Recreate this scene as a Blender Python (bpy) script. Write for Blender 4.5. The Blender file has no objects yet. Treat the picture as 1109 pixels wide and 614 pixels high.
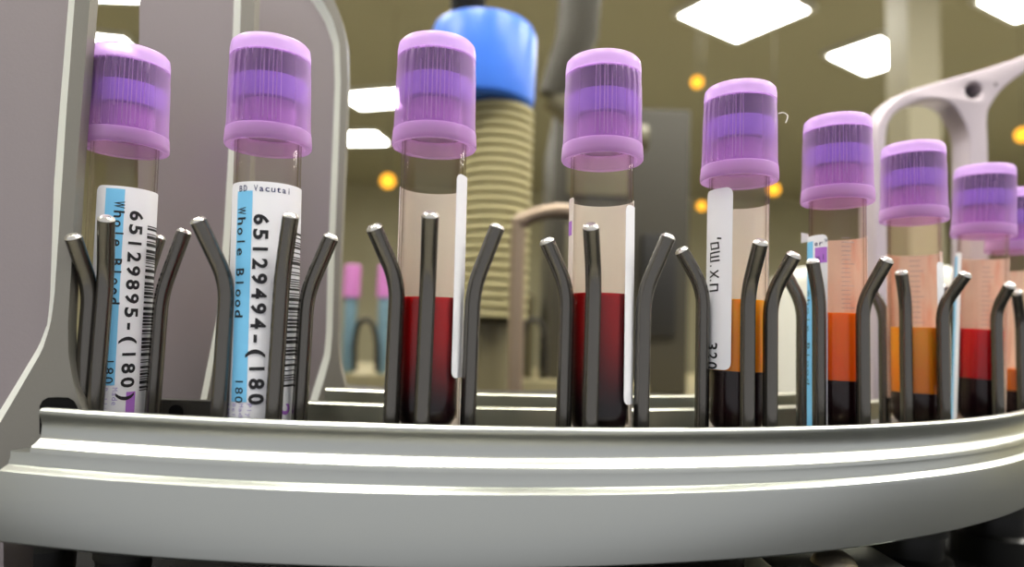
import bpy, bmesh, math, random
from mathutils import Vector, Matrix
random.seed(7)
PI = math.pi
MM = 0.001
sc = bpy.context.scene
C = sc.collection

# ------------------------------------------------------------------ camera model (all distances in mm)
F_PX, PITCH, ROLL, CAMH = 700.0, 0.0757, 0.0347, 16.96
_cp, _sp = math.cos(PITCH), math.sin(PITCH)
_c, _s = math.cos(ROLL), math.sin(ROLL)
FWD = Vector((0, _cp, _sp)); _U = Vector((0, -_sp, _cp)); _R = Vector((1, 0, 0))
CX = _R * _c + _U * _s
CY = -_R * _s + _U * _c
CAM = Vector((0, 0, CAMH))
def at(px, py, depth):
    return CAM + (FWD + CX * ((px - 554.5) / F_PX) - CY * ((py - 307) / F_PX)) * depth
def at_z(px, py, z):
    d = FWD + CX * ((px - 554.5) / F_PX) - CY * ((py - 307) / F_PX)
    return CAM + d * ((z - CAMH) / d.z)
def at_plane(px, py, p0, nrm):
    d = FWD + CX * ((px - 554.5) / F_PX) - CY * ((py - 307) / F_PX)
    return CAM + d * ((Vector(p0) - CAM).dot(Vector(nrm)) / d.dot(Vector(nrm)))

cam_d = bpy.data.cameras.new('camera')
cam = bpy.data.objects.new('camera', cam_d); C.objects.link(cam)
cam_d.lens = 36.0 * F_PX / 1109.0; cam_d.sensor_width = 36.0
cam_d.clip_start = 0.005; cam_d.clip_end = 60
M = Matrix((CX, CY, -FWD)).transposed().to_4x4()
M.translation = CAM * MM
cam.matrix_world = M
cam_d.dof.use_dof = True
cam_d.dof.focus_distance = 0.137
cam_d.dof.aperture_fstop = 10.0
sc.camera = cam

# ------------------------------------------------------------------ materials
def lin(c):
    return tuple(((v / 255) / 12.92 if v / 255 <= .04045 else ((v / 255 + .055) / 1.055) ** 2.4) for v in c) + (1,)
def mat(name, col, metal=0, rough=.5, noise=0, scale=300, bump=0, col2=None, coat=0, sss=0, trans=0, spec=.5, stretch=None):
    m = bpy.data.materials.new(name); m.use_nodes = True
    nt = m.node_tree; b = nt.nodes['Principled BSDF']
    b.inputs['Base Color'].default_value = lin(col)
    b.inputs['Metallic'].default_value = metal; b.inputs['Roughness'].default_value = rough
    b.inputs['Specular IOR Level'].default_value = spec
    b.inputs['Coat Weight'].default_value = coat
    b.inputs['Transmission Weight'].default_value = trans
    if sss:
        b.inputs['Subsurface Weight'].default_value = sss
        b.inputs['Subsurface Scale'].default_value = .003
        b.inputs['Subsurface Radius'].default_value = (1, .6, .8)
    if col2 or bump or noise:
        tc = nt.nodes.new('ShaderNodeTexCoord'); mp = nt.nodes.new('ShaderNodeMapping')
        mp.inputs['Scale'].default_value = stretch or (1, 1, 1)
        nt.links.new(tc.outputs['Object'], mp.inputs['Vector'])
        n = nt.nodes.new('ShaderNodeTexNoise'); n.inputs['Scale'].default_value = scale; n.inputs['Detail'].default_value = 5
        nt.links.new(mp.outputs['Vector'], n.inputs['Vector'])
        if col2:
            r = nt.nodes.new('ShaderNodeMix'); r.data_type = 'RGBA'
            r.inputs['A'].default_value = lin(col); r.inputs['B'].default_value = lin(col2)
            cr = nt.nodes.new('ShaderNodeMapRange'); cr.inputs['From Min'].default_value = .35; cr.inputs['From Max'].default_value = .65
            nt.links.new(n.outputs['Fac'], cr.inputs['Value']); nt.links.new(cr.outputs['Result'], r.inputs['Factor'])
            nt.links.new(r.outputs['Result'], b.inputs['Base Color'])
        if noise:
            mr = nt.nodes.new('ShaderNodeMapRange'); mr.inputs['To Min'].default_value = max(0, rough - noise); mr.inputs['To Max'].default_value = rough + noise
            nt.links.new(n.outputs['Fac'], mr.inputs['Value']); nt.links.new(mr.outputs['Result'], b.inputs['Roughness'])
        if bump:
            bp = nt.nodes.new('ShaderNodeBump'); bp.inputs['Strength'].default_value = bump; bp.inputs['Distance'].default_value = .0002
            nt.links.new(n.outputs['Fac'], bp.inputs['Height']); nt.links.new(bp.outputs['Normal'], b.inputs['Normal'])
    return m
def emit(name, col, strength):
    m = bpy.data.materials.new(name); m.use_nodes = True
    nt = m.node_tree; nt.nodes.clear()
    e = nt.nodes.new('ShaderNodeEmission'); e.inputs['Color'].default_value = lin(col); e.inputs['Strength'].default_value = strength
    o = nt.nodes.new('ShaderNodeOutputMaterial'); nt.links.new(e.outputs[0], o.inputs['Surface'])
    return m
def clear_mat(name, tint, edge, refl=.9, gloss_rough=.06, power=3.2, streak=None):
    """thin clear plastic: see-through, absorbs more where the wall is crossed at a slant, glossy by fresnel"""
    m = bpy.data.materials.new(name); m.use_nodes = True
    nt = m.node_tree; nt.nodes.clear(); N = nt.nodes.new; L = nt.links.new
    lw = N('ShaderNodeLayerWeight'); lw.inputs['Blend'].default_value = .5
    pw = N('ShaderNodeMath'); pw.operation = 'POWER'; pw.inputs[1].default_value = power
    L(lw.outputs['Facing'], pw.inputs[0])
    mx = N('ShaderNodeMix'); mx.data_type = 'RGBA'
    mx.inputs['A'].default_value = lin(tint); mx.inputs['B'].default_value = lin(edge)
    L(pw.outputs[0], mx.inputs['Factor'])
    tr = N('ShaderNodeBsdfTransparent'); L(mx.outputs['Result'], tr.inputs['Color'])
    gl = N('ShaderNodeBsdfGlossy'); gl.inputs['Roughness'].default_value = gloss_rough
    p5 = N('ShaderNodeMath'); p5.operation = 'POWER'; p5.inputs[1].default_value = 5; L(lw.outputs['Facing'], p5.inputs[0])
    mul = N('ShaderNodeMath'); mul.operation = 'MULTIPLY_ADD'; mul.inputs[1].default_value = refl * .8; mul.inputs[2].default_value = .022; L(p5.outputs[0], mul.inputs[0])
    ms = N('ShaderNodeMixShader'); L(mul.outputs[0], ms.inputs['Fac']); L(tr.outputs[0], ms.inputs[1]); L(gl.outputs[0], ms.inputs[2])
    o = N('ShaderNodeOutputMaterial'); L(ms.outputs[0], o.inputs['Surface'])
    return m
def milky_mat(name, col, see, tcol, rough=.3, seecol=None, spec=.4, stain=None, thin=.45, rimsee=.12):
    """translucent moulded plastic: part see-through, part light scattering"""
    m = bpy.data.materials.new(name); m.use_nodes = True
    nt = m.node_tree; nt.nodes.clear(); N = nt.nodes.new; L = nt.links.new
    pb = N('ShaderNodeBsdfPrincipled'); pb.inputs['Base Color'].default_value = lin(col); pb.inputs['Roughness'].default_value = rough
    pb.inputs['Specular IOR Level'].default_value = spec
    tl = N('ShaderNodeBsdfTranslucent'); tl.inputs['Color'].default_value = lin(tcol)
    if stain:
        tc = N('ShaderNodeTexCoord'); mp = N('ShaderNodeMapping'); mp.inputs['Scale'].default_value = (1, 1, .22)
        L(tc.outputs['Object'], mp.inputs['Vector']); nz = N('ShaderNodeTexNoise'); nz.inputs['Scale'].default_value = 420
        L(mp.outputs['Vector'], nz.inputs['Vector']); r2 = N('ShaderNodeMapRange'); r2.inputs['From Min'].default_value = .48; r2.inputs['From Max'].default_value = .74
        L(nz.outputs['Fac'], r2.inputs['Value'])
        for src, dst in ((col, pb.inputs['Base Color']), (tcol, tl.inputs['Color'])):
            q = N('ShaderNodeMix'); q.data_type = 'RGBA'; q.inputs['A'].default_value = lin(src); q.inputs['B'].default_value = lin(stain)
            L(r2.outputs['Result'], q.inputs['Factor']); L(q.outputs['Result'], dst)
    m1 = N('ShaderNodeMixShader'); m1.inputs['Fac'].default_value = thin; L(pb.outputs[0], m1.inputs[1]); L(tl.outputs[0], m1.inputs[2])
    tr = N('ShaderNodeBsdfTransparent'); tr.inputs['Color'].default_value = lin(seecol or tcol)
    lw = N('ShaderNodeLayerWeight'); lw.inputs['Blend'].default_value = .5
    mr = N('ShaderNodeMapRange'); mr.inputs['To Min'].default_value = see; mr.inputs['To Max'].default_value = see * rimsee
    L(lw.outputs['Facing'], mr.inputs['Value'])
    m2 = N('ShaderNodeMixShader'); L(mr.outputs['Result'], m2.inputs['Fac']); L(m1.outputs[0], m2.inputs[1]); L(tr.outputs[0], m2.inputs[2])
    o = N('ShaderNodeOutputMaterial'); L(m2.outputs[0], o.inputs['Surface'])
    return m
def blood_mat(name, top, bottom, z0, z1):
    """liquid whose cells have settled: colour runs from bottom to top between local heights z0..z1 (mm)"""
    m = bpy.data.materials.new(name); m.use_nodes = True
    nt = m.node_tree; b = nt.nodes['Principled BSDF']; N = nt.nodes.new; L = nt.links.new
    tc = N('ShaderNodeTexCoord'); sx = N('ShaderNodeSeparateXYZ'); L(tc.outputs['Object'], sx.inputs[0])
    mr = N('ShaderNodeMapRange'); mr.inputs['From Min'].default_value = z0 * MM; mr.inputs['From Max'].default_value = z1 * MM
    mr.interpolation_type = 'SMOOTHSTEP'
    L(sx.outputs['Z'], mr.inputs['Value'])
    mx = N('ShaderNodeMix'); mx.data_type = 'RGBA'; mx.inputs['A'].default_value = lin(bottom); mx.inputs['B'].default_value = lin(top)
    L(mr.outputs['Result'], mx.inputs['Factor']); L(mx.outputs['Result'], b.inputs['Base Color'])
    b.inputs['Roughness'].default_value = .35; b.inputs['Specular IOR Level'].default_value = .15
    b.inputs['Subsurface Weight'].default_value = .35
    b.inputs['Subsurface Scale'].default_value = .003
    b.inputs['Subsurface Radius'].default_value = (1, .25, .1)
    return m

ALU = mat('satin_aluminium', (200, 203, 196), 1, .33, noise=.03, scale=900)
ALU_IN = mat('inner_aluminium', (176, 176, 160), 1, .33, noise=.06, scale=200)
CAST = mat('machined_casting', (160, 151, 151), .75, .46, noise=.04, scale=1600, bump=.12)
CAST_EDGE = mat('bevel_highlight', (240, 243, 236), .35, .35, noise=.05, scale=400)  # bevel highlight put into the colour: paler and less metallic than the casting
CAST_PINK = mat('pinkish_casting', (196, 184, 190), .45, .5, noise=.08, scale=150, bump=.2)  # pinkish grey colour of the right-hand frame
STEEL = mat('ground_steel_rod', (108, 105, 99), .92, .25)
STEEL_TIP = mat('bright_cut_steel', (225, 222, 214), .95, .3, noise=.1, scale=900)
BLACK = mat('black_machine', (9, 9, 9), 0, .75, spec=.15)
DKGREY = mat('dark_plate', (66, 64, 60), .6, .5, noise=.1, scale=200)
GLASS = clear_mat('clear_tube_plastic', (254, 253, 250), (176, 156, 140), power=5)
GLASS_PINK = clear_mat('blood_filmed_tube_plastic', (254, 250, 247), (196, 146, 128), power=5)
CAP = milky_mat('lavender_cap_plastic', (212, 178, 228), .86, (238, 204, 246), seecol=(246, 230, 253), rimsee=.34)
CAP_LID = milky_mat('pale_lavender_lid_plastic', (214, 186, 230), .3, (228, 200, 240), seecol=(240, 220, 252))
CAP_LIP = milky_mat('pink_lavender_lip_plastic', (216, 182, 228), .62, (238, 206, 244), seecol=(248, 226, 252))
STOP_DK = mat('slate_stopper_rubber', (18, 22, 58), 0, .5)
STOP = mat('violet_stopper_rubber', (166, 150, 218), 0, .5, sss=.1)
PLUG = mat('pink_violet_plug_rubber', (204, 164, 218), 0, .5, sss=.1)
PAPER = mat('white_label_paper', (236, 236, 240), 0, .45)
PAPER_BACK = milky_mat('vendor_label_film', (250, 244, 240), .18, (252, 248, 244), seecol=(250, 245, 240), rough=.5, spec=.1, thin=.65)
BLUE = mat('light_blue_print', (120, 196, 238), 0, .45)
INK = mat('black_print', (14, 12, 18), 0, .5)
INKBLUE = mat('navy_print', (28, 40, 96), 0, .5)
LILAC = mat('lilac_print', (168, 156, 206), 0, .5)
VIOLET = mat('violet_print', (176, 112, 208), 0, .5)

# ------------------------------------------------------------------ mesh helpers (input in mm)
def obj(name, bm, m, parent=None, smooth=True, rec=True):
    if rec: bmesh.ops.recalc_face_normals(bm, faces=bm.faces)
    bmesh.ops.scale(bm, vec=(MM, MM, MM), verts=bm.verts)
    me = bpy.data.meshes.new(name); bm.to_mesh(me); bm.free()
    if m: me.materials.append(m)
    if smooth:
        me.polygons.foreach_set('use_smooth', [True] * len(me.polygons))
        try: me.set_sharp_from_angle(angle=math.radians(38))
        except Exception: pass
    o = bpy.data.objects.new(name, me); C.objects.link(o)
    if parent: o.parent = parent
    return o
def thing(name, label, cat, loc=(0, 0, 0), rot=(0, 0, 0), group=None):
    o = bpy.data.objects.new(name, None); C.objects.link(o)
    o.empty_display_size = .01
    o.location = Vector(loc) * MM; o.rotation_euler = rot
    tag(o, label, cat, group); return o
def tag(o, label, cat, group=None):
    o['label'] = label; o['category'] = cat
    if group: o['group'] = group
    return o
def struct(o):
    o['kind'] = 'structure'; return o
def lathe(prof, segs=48, rad=None, cap=True, bm=None):
    """prof = [(r, z)...]; rad(theta, k, r) may change the radius"""
    bm = bm or bmesh.new(); rings = []
    for k, (r, z) in enumerate(prof):
        if r < 1e-6: rings.append([bm.verts.new((0, 0, z))]); continue
        ring = []
        for i in range(segs):
            t = 2 * PI * i / segs
            rr = rad(t, k, r) if rad else r
            ring.append(bm.verts.new((rr * math.sin(t), -rr * math.cos(t), z)))
        rings.append(ring)
    for a, b in zip(rings[:-1], rings[1:]):
        if len(a) == 1 and len(b) == 1: continue
        for i in range(segs):
            j = (i + 1) % segs
            if len(a) == 1: bm.faces.new((a[0], b[j], b[i]))
            elif len(b) == 1: bm.faces.new((a[i], a[j], b[0]))
            else: bm.faces.new((a[i], a[j], b[j], b[i]))
    return bm
def box(bm, lo, hi, bev=0):
    r = bmesh.ops.create_cube(bm, size=1)
    lo = Vector(lo); hi = Vector(hi)
    for v in r['verts']:
        v.co = Vector((lo.x + (v.co.x + .5) * (hi.x - lo.x), lo.y + (v.co.y + .5) * (hi.y - lo.y), lo.z + (v.co.z + .5) * (hi.z - lo.z)))
    if bev:
        es = list({e for v in r['verts'] for e in v.link_edges})
        bmesh.ops.bevel(bm, geom=es, offset=bev, segments=2, affect='EDGES', profile=.6)
    return bm
def arc_sweep(prof, cx, cy, a0, a1, n=120, closed=True):
    """closed section prof = [(radius, z)...] swept round (cx,cy); angle 0 points to the camera"""
    bm = bmesh.new(); rows = []
    for i in range(n + 1):
        a = a0 + (a1 - a0) * i / n
        rows.append([bm.verts.new((cx + r * math.sin(a), cy - r * math.cos(a), z)) for r, z in prof])
    m = len(prof)
    for p, q in zip(rows[:-1], rows[1:]):
        for k in range(m if closed else m - 1):
            bm.faces.new((p[k], p[(k + 1) % m], q[(k + 1) % m], q[k]))
    if closed:
        bm.faces.new(rows[0]); bm.faces.new(list(reversed(rows[-1])))
    return bm
def tube_path(pts, r, segs=16, cap=True, bm=None, tip=None):
    bm = bm or bmesh.new(); rings = []
    pts = [Vector(p) for p in pts]
    up = Vector((0.31, .95, .02)).normalized()
    for i, p in enumerate(pts):
        d = (pts[min(i + 1, len(pts) - 1)] - pts[max(i - 1, 0)]).normalized()
        x = (up - d * up.dot(d)).normalized(); y = d.cross(x); up = x
        rr = r[i] if isinstance(r, (list, tuple)) else r
        rings.append([bm.verts.new(p + x * rr * math.cos(2 * PI * k / segs) + y * rr * math.sin(2 * PI * k / segs)) for k in range(segs)])
    for a, b in zip(rings[:-1], rings[1:]):
        for k in range(segs):
            bm.faces.new((a[k], a[(k + 1) % segs], b[(k + 1) % segs], b[k]))
    if cap: bm.faces.new(list(reversed(rings[0]))); bm.faces.new(rings[-1])
    return bm
def smooth_path(pts, n=10):
    P = [Vector(p) for p in pts]; P = [2 * P[0] - P[1]] + P + [2 * P[-1] - P[-2]]; out = []
    for i in range(1, len(P) - 2):
        for k in range(n):
            t = k / n
            out.append(.5 * ((2 * P[i]) + (-P[i - 1] + P[i + 1]) * t + (2 * P[i - 1] - 5 * P[i] + 4 * P[i + 1] - P[i + 2]) * t * t + (-P[i - 1] + 3 * P[i] - 3 * P[i + 1] + P[i + 2]) * t ** 3))
    out.append(P[-2]); return out
def wrap(phi, r, z):      # phi in degrees, 0 faces the camera, + to the right
    a = math.radians(phi)
    return Vector((r * math.sin(a), -r * math.cos(a), z))
def patch(bm, p0, p1, z0, z1, r, th=.12, corner=0, jag=None):
    """a curved sheet on a cylinder with thickness and rounded corners"""
    n = max(3, int(abs(p1 - p0) / 4)); nz = 1
    # column heights follow rounded corners
    deg = math.degrees(1 / r)
    cols = []
    xs = [p0 + (p1 - p0) * i / n for i in range(n + 1)]
    if corner:
        cd = corner * deg
        ex = [cd * f for f in (.08, .25, .5, .75, 1)]
        xs = sorted(set(xs + [p0 + e for e in ex] + [p1 - e for e in ex]))
    for x in xs:
        dz = 0
        if corner:
            cd = corner * deg; d = min(x - p0, p1 - x)
            if d < cd: q = 1 - d / cd; dz = corner * (1 - math.sqrt(max(0, 1 - q * q)))
        cols.append([bm.verts.new(wrap(x, rr, z)) for rr, z in ((r, z0 + dz), (r + th, z0 + dz), (r + th, z1 - dz), (r, z1 - dz))])
    for a, b in zip(cols[:-1], cols[1:]):
        for k in range(4): bm.faces.new((a[k], a[(k + 1) % 4], b[(k + 1) % 4], b[k]))
    bm.faces.new(cols[0]); bm.faces.new(list(reversed(cols[-1])))
    return bm
_glyphs = {}
def glyph(ch, offset=0.0):
    key = (ch, offset)
    if key in _glyphs: return _glyphs[key]
    cu = bpy.data.curves.new('g', 'FONT'); cu.body = ch; cu.size = 1; cu.offset = offset; cu.resolution_u = 3; cu.fill_mode = 'FRONT'
    o = bpy.data.objects.new('g', cu); C.objects.link(o)
    bpy.context.view_layer.update()
    me = bpy.data.meshes.new_from_object(o.evaluated_get(bpy.context.evaluated_depsgraph_get()))
    bg = bmesh.new(); bg.from_mesh(me)
    for kk in range(-3, 12):
        bmesh.ops.bisect_plane(bg, geom=bg.verts[:] + bg.edges[:] + bg.faces[:], dist=1e-5, plane_co=(0, kk * .09 + .01, 0), plane_no=(0, 1, 0))
    bg.verts.index_update()
    vs = [v.co.copy() for v in bg.verts]; fs = [tuple(v.index for v in f.verts) for f in bg.faces]; bg.free()
    bpy.data.meshes.remove(me); bpy.data.objects.remove(o); bpy.data.curves.remove(cu)
    if vs:
        x0 = min(v.x for v in vs); x1 = max(v.x for v in vs)
    else: x0 = x1 = 0
    _glyphs[key] = (vs, fs, x0, x1); return _glyphs[key]
def text_down(bm, txt, phi, ztop, pitch, h, r, offset=.012, wid=.72, down=True):
    """characters at fixed pitch; reading downwards (tops to the right) or left to right; phi is the baseline"""
    for i, ch in enumerate(txt):
        if ch == ' ': continue
        vs, fs, x0, x1 = glyph(ch, offset)
        w = x1 - x0
        s = h / .72
        sx = min(s * 1.3, pitch * wid / max(w, .3)) if w > .2 else s
        new = []
        for v in vs:
            u = (v.x - (x0 + x1) / 2) * sx + (i + .5) * pitch; t = v.y * s
            if down: new.append(bm.verts.new(wrap(phi + math.degrees(t / r), r, ztop - u)))
            else: new.append(bm.verts.new(wrap(phi + math.degrees(u / r), r, ztop + t)))
        for f in fs:
            try: bm.faces.new([new[k] for k in f])
            except ValueError: pass
    return bm
def stroke(bm, pts, phi, z, w, r):
    """pen stroke on the cylinder; pts in mm: x right on the letter's rotated face"""
    pts = [(a * 1.5, b) for a, b in pts]
    fine = []
    for (x0, y0), (x1, y1) in zip(pts[:-1], pts[1:]):
        k = max(1, int(abs(x1 - x0) / .3))
        fine += [((x0 + (x1 - x0) * j / k, y0 + (y1 - y0) * j / k), (x0 + (x1 - x0) * (j + 1) / k, y0 + (y1 - y0) * (j + 1) / k)) for j in range(k)]
    for (x0, y0), (x1, y1) in fine:
        d = Vector((x1 - x0, y1 - y0)); L = d.length or 1; d /= L; n = Vector((-d.y, d.x)) * w / 2
        q = [(x0 - d.x * w / 2 + n.x, y0 - d.y * w / 2 + n.y), (x0 - d.x * w / 2 - n.x, y0 - d.y * w / 2 - n.y), (x1 + d.x * w / 2 - n.x, y1 + d.y * w / 2 - n.y), (x1 + d.x * w / 2 + n.x, y1 + d.y * w / 2 + n.y)]
        bm.faces.new([bm.verts.new(wrap(phi + math.degrees(a / r), r, z + b)) for a, b in q])

# ------------------------------------------------------------------ the front tube rack
RCX, RCY, RR = -31.85, 381.99, 266.38
ANG = lambda px_pt: math.atan2(px_pt.x - RCX, -(px_pt.y - RCY))
def ring_angle_at(px, py, z, r=RR):
    """angle on the ring (radius r, height z) that shows at pixel column px"""
    best = None
    for k in range(-700, 901):
        a = k / 1000
        P = Vector((RCX + r * math.sin(a), RCY - r * math.cos(a), z)) - CAM
        u = 554.5 + F_PX * P.dot(CX) / P.dot(FWD)
        if best is None or abs(u - px) < best[0]: best = (abs(u - px), a)
    return best[1]
rack = thing('tube_rack', 'curved satin aluminium tube rack with steel rods, in front of everything', 'rack', (0, 0, -23))
def rk(name, bm, m, parent=rack, smooth=True):
    for v in bm.verts: v.co.z += 23
    return obj(name, bm, m, parent, smooth)
a_up = ring_angle_at(42, 470, -3); a_lo = ring_angle_at(3, 540, -12, RR + 2)
up = [(RR - 1.6, 0), (RR - .5, 0), (RR, -.45), (RR, -1.1), (RR - .35, -1.7), (RR - .8, -3.2), (RR - .8, -5.2), (RR - .5, -5.75), (RR + .1, -6.2), (RR + .85, -6.75), (RR + 1.15, -7.15), (RR + 1.2, -7.9), (RR - 2.2, -8.2)]
rk('upper_rail', arc_sweep([(r, z) for r, z in up], RCX, RCY, a_up, .98, 200), ALU)
low = [(RR - 2.2, -8.0), (RR + 1.0, -7.95), (RR + .95, -9.2), (RR + 1.15, -9.7), (RR + 1.2, -10.3), (RR + 2.2, -10.75), (RR + 2.75, -11.2), (RR + 2.85, -12.0), (RR + 2.3, -23.6), (RR + 1.9, -24.0), (RR - 2.2, -24.0)]
rk('lower_rail', arc_sweep(low, RCX, RCY, a_lo, .98, 200), ALU)
rk('base_plate', arc_sweep([(RR - 2.25, -20), (RR - 2.25, -23), (RR - 40, -23), (RR - 40, -20)], RCX, RCY, a_lo, .98, 120), DKGREY)

# ------------------------------------------------------------------ tubes
# per tube: x, y of the axis (mm), height offset, lean
T = [(-84.19, 139.47, .965, -.022), (-49.12, 131.38, .323, -.033), (-15.82, 128.70, .80, -.014), (18.55, 132.74, .383, -.010),
     (50.49, 144.65, .094, .004), (81.33, 161.22, -.40, .002), (111.86, 179.01, -.864, 0), (142.40, 198.20, -1.33, .038), (171.5, 221.5, -2.2, .02)]
CAPTOP, CAPH = 74.1, 21.4
BOT = -9.0
RT = 6.5
def zof(i, py, dpt=0):
    """local height on tube i that shows at pixel row py"""
    x, y, dz, ln = T[i]
    zz = 0
    for _ in range(4):
        P = Vector((x, y - RT, zz)) - CAM
        v = 307 - F_PX * P.dot(CY) / P.dot(FWD)
        zz += (v - py) * (P.dot(FWD) / F_PX)
    return zz - (BOT + dz)
LEN = CAPTOP - BOT          # local height of the cap top
def rib_fn(center, half, amp=.36, pitch=11.0):
    def f(t, k, r):
        d = (math.degrees(t) - center + 180) % 360 - 180
        d2 = (math.degrees(t) - center - 180 + 180) % 360 - 180
        dd = d if abs(d) < abs(d2) else d2
        if 3 <= k <= 6 and abs(dd) < half:
            ph = (dd / pitch) % 1.0
            return r + amp * (1 if ph < .5 else -.15)
        return r
    return f
_glass = {}
def make_tube(i, name, label, ribc, glassmat, levels, cols, group='purple capped blood tubes in the rack', simple=False, pos=None):
    x, y, dz, ln = T[i] if pos is None else pos
    yaw = math.atan2(-x, y) * -1
    root = thing(name, label, 'tube', (x, y, BOT + dz), (0, 0, 0), group)
    # local -Y turns to the camera; then lean sideways
    root.rotation_euler = (0, -ln if False else ln, -math.atan2(x, y))
    L_ = LEN; zb = L_ - CAPH
    # clear body, closed rounded bottom
    prof = []
    for k in range(9):
        a = PI / 2 * k / 8; prof.append((RT * math.sin(a), RT * (1 - math.cos(a)) * .8))
    prof += [(RT, 20), (RT, zb + 9)]
    inner = [(RT - .5, zb + 9), (RT - .5, 8)]
    for k in range(8, -1, -1):
        a = PI / 2 * k / 8; inner.append(((RT - .5) * math.sin(a), 4.4 + (RT - .5) * (1 - math.cos(a)) * .9))
    obj('clear_body', lathe(prof + inner, 56), glassmat, root)
    # liquid
    if levels:
        zt_, zs, zmix = levels
        pr = [(0, 4.7)]
        for k in range(1, 9):
            a = PI / 2 * k / 8; pr.append(((RT - .62) * math.sin(a), 4.6 + (RT - .62) * (1 - math.cos(a)) * .9))
        if zmix == 0:
            pc = pr + [(RT - .62, zs - .05), (0, zs - .05)]
            obj('blood_cells', lathe(pc, 48), mat('settled_cells', cols[1], 0, .35, spec=.15), root)
            pp = [(0, zs), (RT - .62, zs), (RT - .62, zt_ - .15), (RT - .9, zt_ - .4), (0, zt_ - .5)]
            obj('plasma', lathe(pp, 48), blood_mat('plasma', cols[0], cols[2] if len(cols) > 2 else cols[0], zs, zt_), root)
        else:
            pc = pr + [(RT - .62, zt_ - .15), (RT - .9, zt_ - .4), (0, zt_ - .5)]
            obj('blood', lathe(pc, 48), blood_mat('blood', cols[0], cols[1], zs - zmix, zs + zmix), root)
    # cap
    c = [(7.3, zb - .0), (8.35, zb + .1), (8.55, zb + .9), (8.35, zb + 3.6), (8.2, zb + 4.2), (8.05, L_ - 5.6), (7.98, L_ - 4.4), (7.95, L_ - 3.4)]
    inn = [(7.0, L_ - 3.4), (7.05, zb + 1.2), (7.3, zb)]
    skirt = [(7.4, zb + 3.3), (8.3, zb + 3.3), (8.3, zb + 3.6), (8.2, zb + 4.2), (8.12, zb + 9), (8.05, L_ - 6.2), (7.95, L_ - 5.0), (7.95, L_ - 3.35), (7.5, L_ - 3.35), (7.4, zb + 3.3)]
    cap = obj('cap', lathe(skirt, 240, rib_fn(ribc, 38)), CAP, root)
    lip = [(7.2, zb + .15), (8.3, zb), (8.5, zb + .35), (8.52, zb + 1.0), (8.38, zb + 3.0), (8.3, zb + 3.25), (7.2, zb + 3.25), (7.2, zb + .15)]
    obj('cap_lip', lathe(lip, 64), CAP_LIP, cap)
    lid = [(0, L_ - 1.6), (5.6, L_ - 1.6), (5.9, L_ - .3), (6.4, L_), (7.35, L_ - .05), (7.75, L_ - .5), (7.93, L_ - 1.8), (7.95, L_ - 3.15), (7.3, L_ - 3.3), (0, L_ - 3.3)]
    obj('cap_rim', lathe(lid, 64), CAP_LID, cap)
    st = [(0, L_ - 3.4), (7.4, L_ - 3.4), (7.4, L_ - 7.3), (7.2, L_ - 7.6), (0, L_ - 7.6)]
    obj('stopper_flange', lathe(st, 48), STOP_DK, cap)
    s2 = [(0, L_ - 7.7), (7.2, L_ - 7.7), (7.2, zb + 9.4), (7.0, zb + 9.1), (0, zb + 9.1)]
    obj('stopper', lathe(s2, 48), STOP, cap)
    s3 = [(0, zb + 9.0), (5.5, zb + 9.0), (5.45, zb + 3.2), (4.8, zb + 2.6), (0, zb + 2.6)]
    obj('stopper_plug', lathe(s3, 48), PLUG, cap)
    return root
def label_on(root, name, m, p0, p1, z0, z1, lift=.06, corner=1.2, th=.12, lab=None):
    o = obj(name, patch(bmesh.new(), p0, p1, z0, z1, RT + lift, th, corner), m, root)
    if lab: o['label'] = lab
    return o

# --- 1: leftmost tube with the long barcode label
t0 = make_tube(0, 'blood_tube', 'leftmost leaning tube, label reading Whole Blood 65129895-(180)', -12, GLASS, (zof(0, 293), zof(0, 370), 9), ((150, 12, 20), (22, 4, 10)))
z1, z0 = zof(0, 201), 1.5
lb = label_on(t0, 'label', PAPER, -44, 108, z0, z1)
R1 = RT + .2
obj('blue_band', patch(bmesh.new(), -27, 3, zof(0, 417), z1 - .6, R1, .03), BLUE, lb)
bm = bmesh.new()
text_down(bm, '65129895-(180)', 13, zof(0, 224), 2.9, 2.6, R1 + .06, offset=.03)
text_down(bm, 'Whole Blood', -12, zof(0, 216), 2.0, 1.95, R1 + .06, offset=.018)
text_down(bm, '180', -14, zof(0, 386), 1.9, 1.75, R1 + .06, offset=.004)
obj('lettering', bm, INK, lb, False, False)
def barcode(zt, zb_, p0, p1, seed, parent):
    rnd = random.Random(seed); bm = bmesh.new(); z = zt
    while z > zb_:
        w = rnd.choice((.22, .22, .45, .66)); patch(bm, p0, p1, z - w, z, R1, .04)
        z -= w + rnd.choice((.25, .25, .5, .72))
    obj('barcode', bm, INK, parent, False)
barcode(zof(0, 240), zof(0, 425), 46, 84, 3, lb)
bm = bmesh.new()
for k, s in enumerate(('BD Vac', 'Bellive', 'Made i')):
    text_down(bm, s, -30 + k * 15, zof(0, 419), .95, 1.0, R1 + .05, offset=0)
obj('small_print', bm, LILAC, lb, False, False)
obj('violet_square', patch(bmesh.new(), 22, 38, 2, zof(0, 425), R1, .03), VIOLET, lb)

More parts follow.
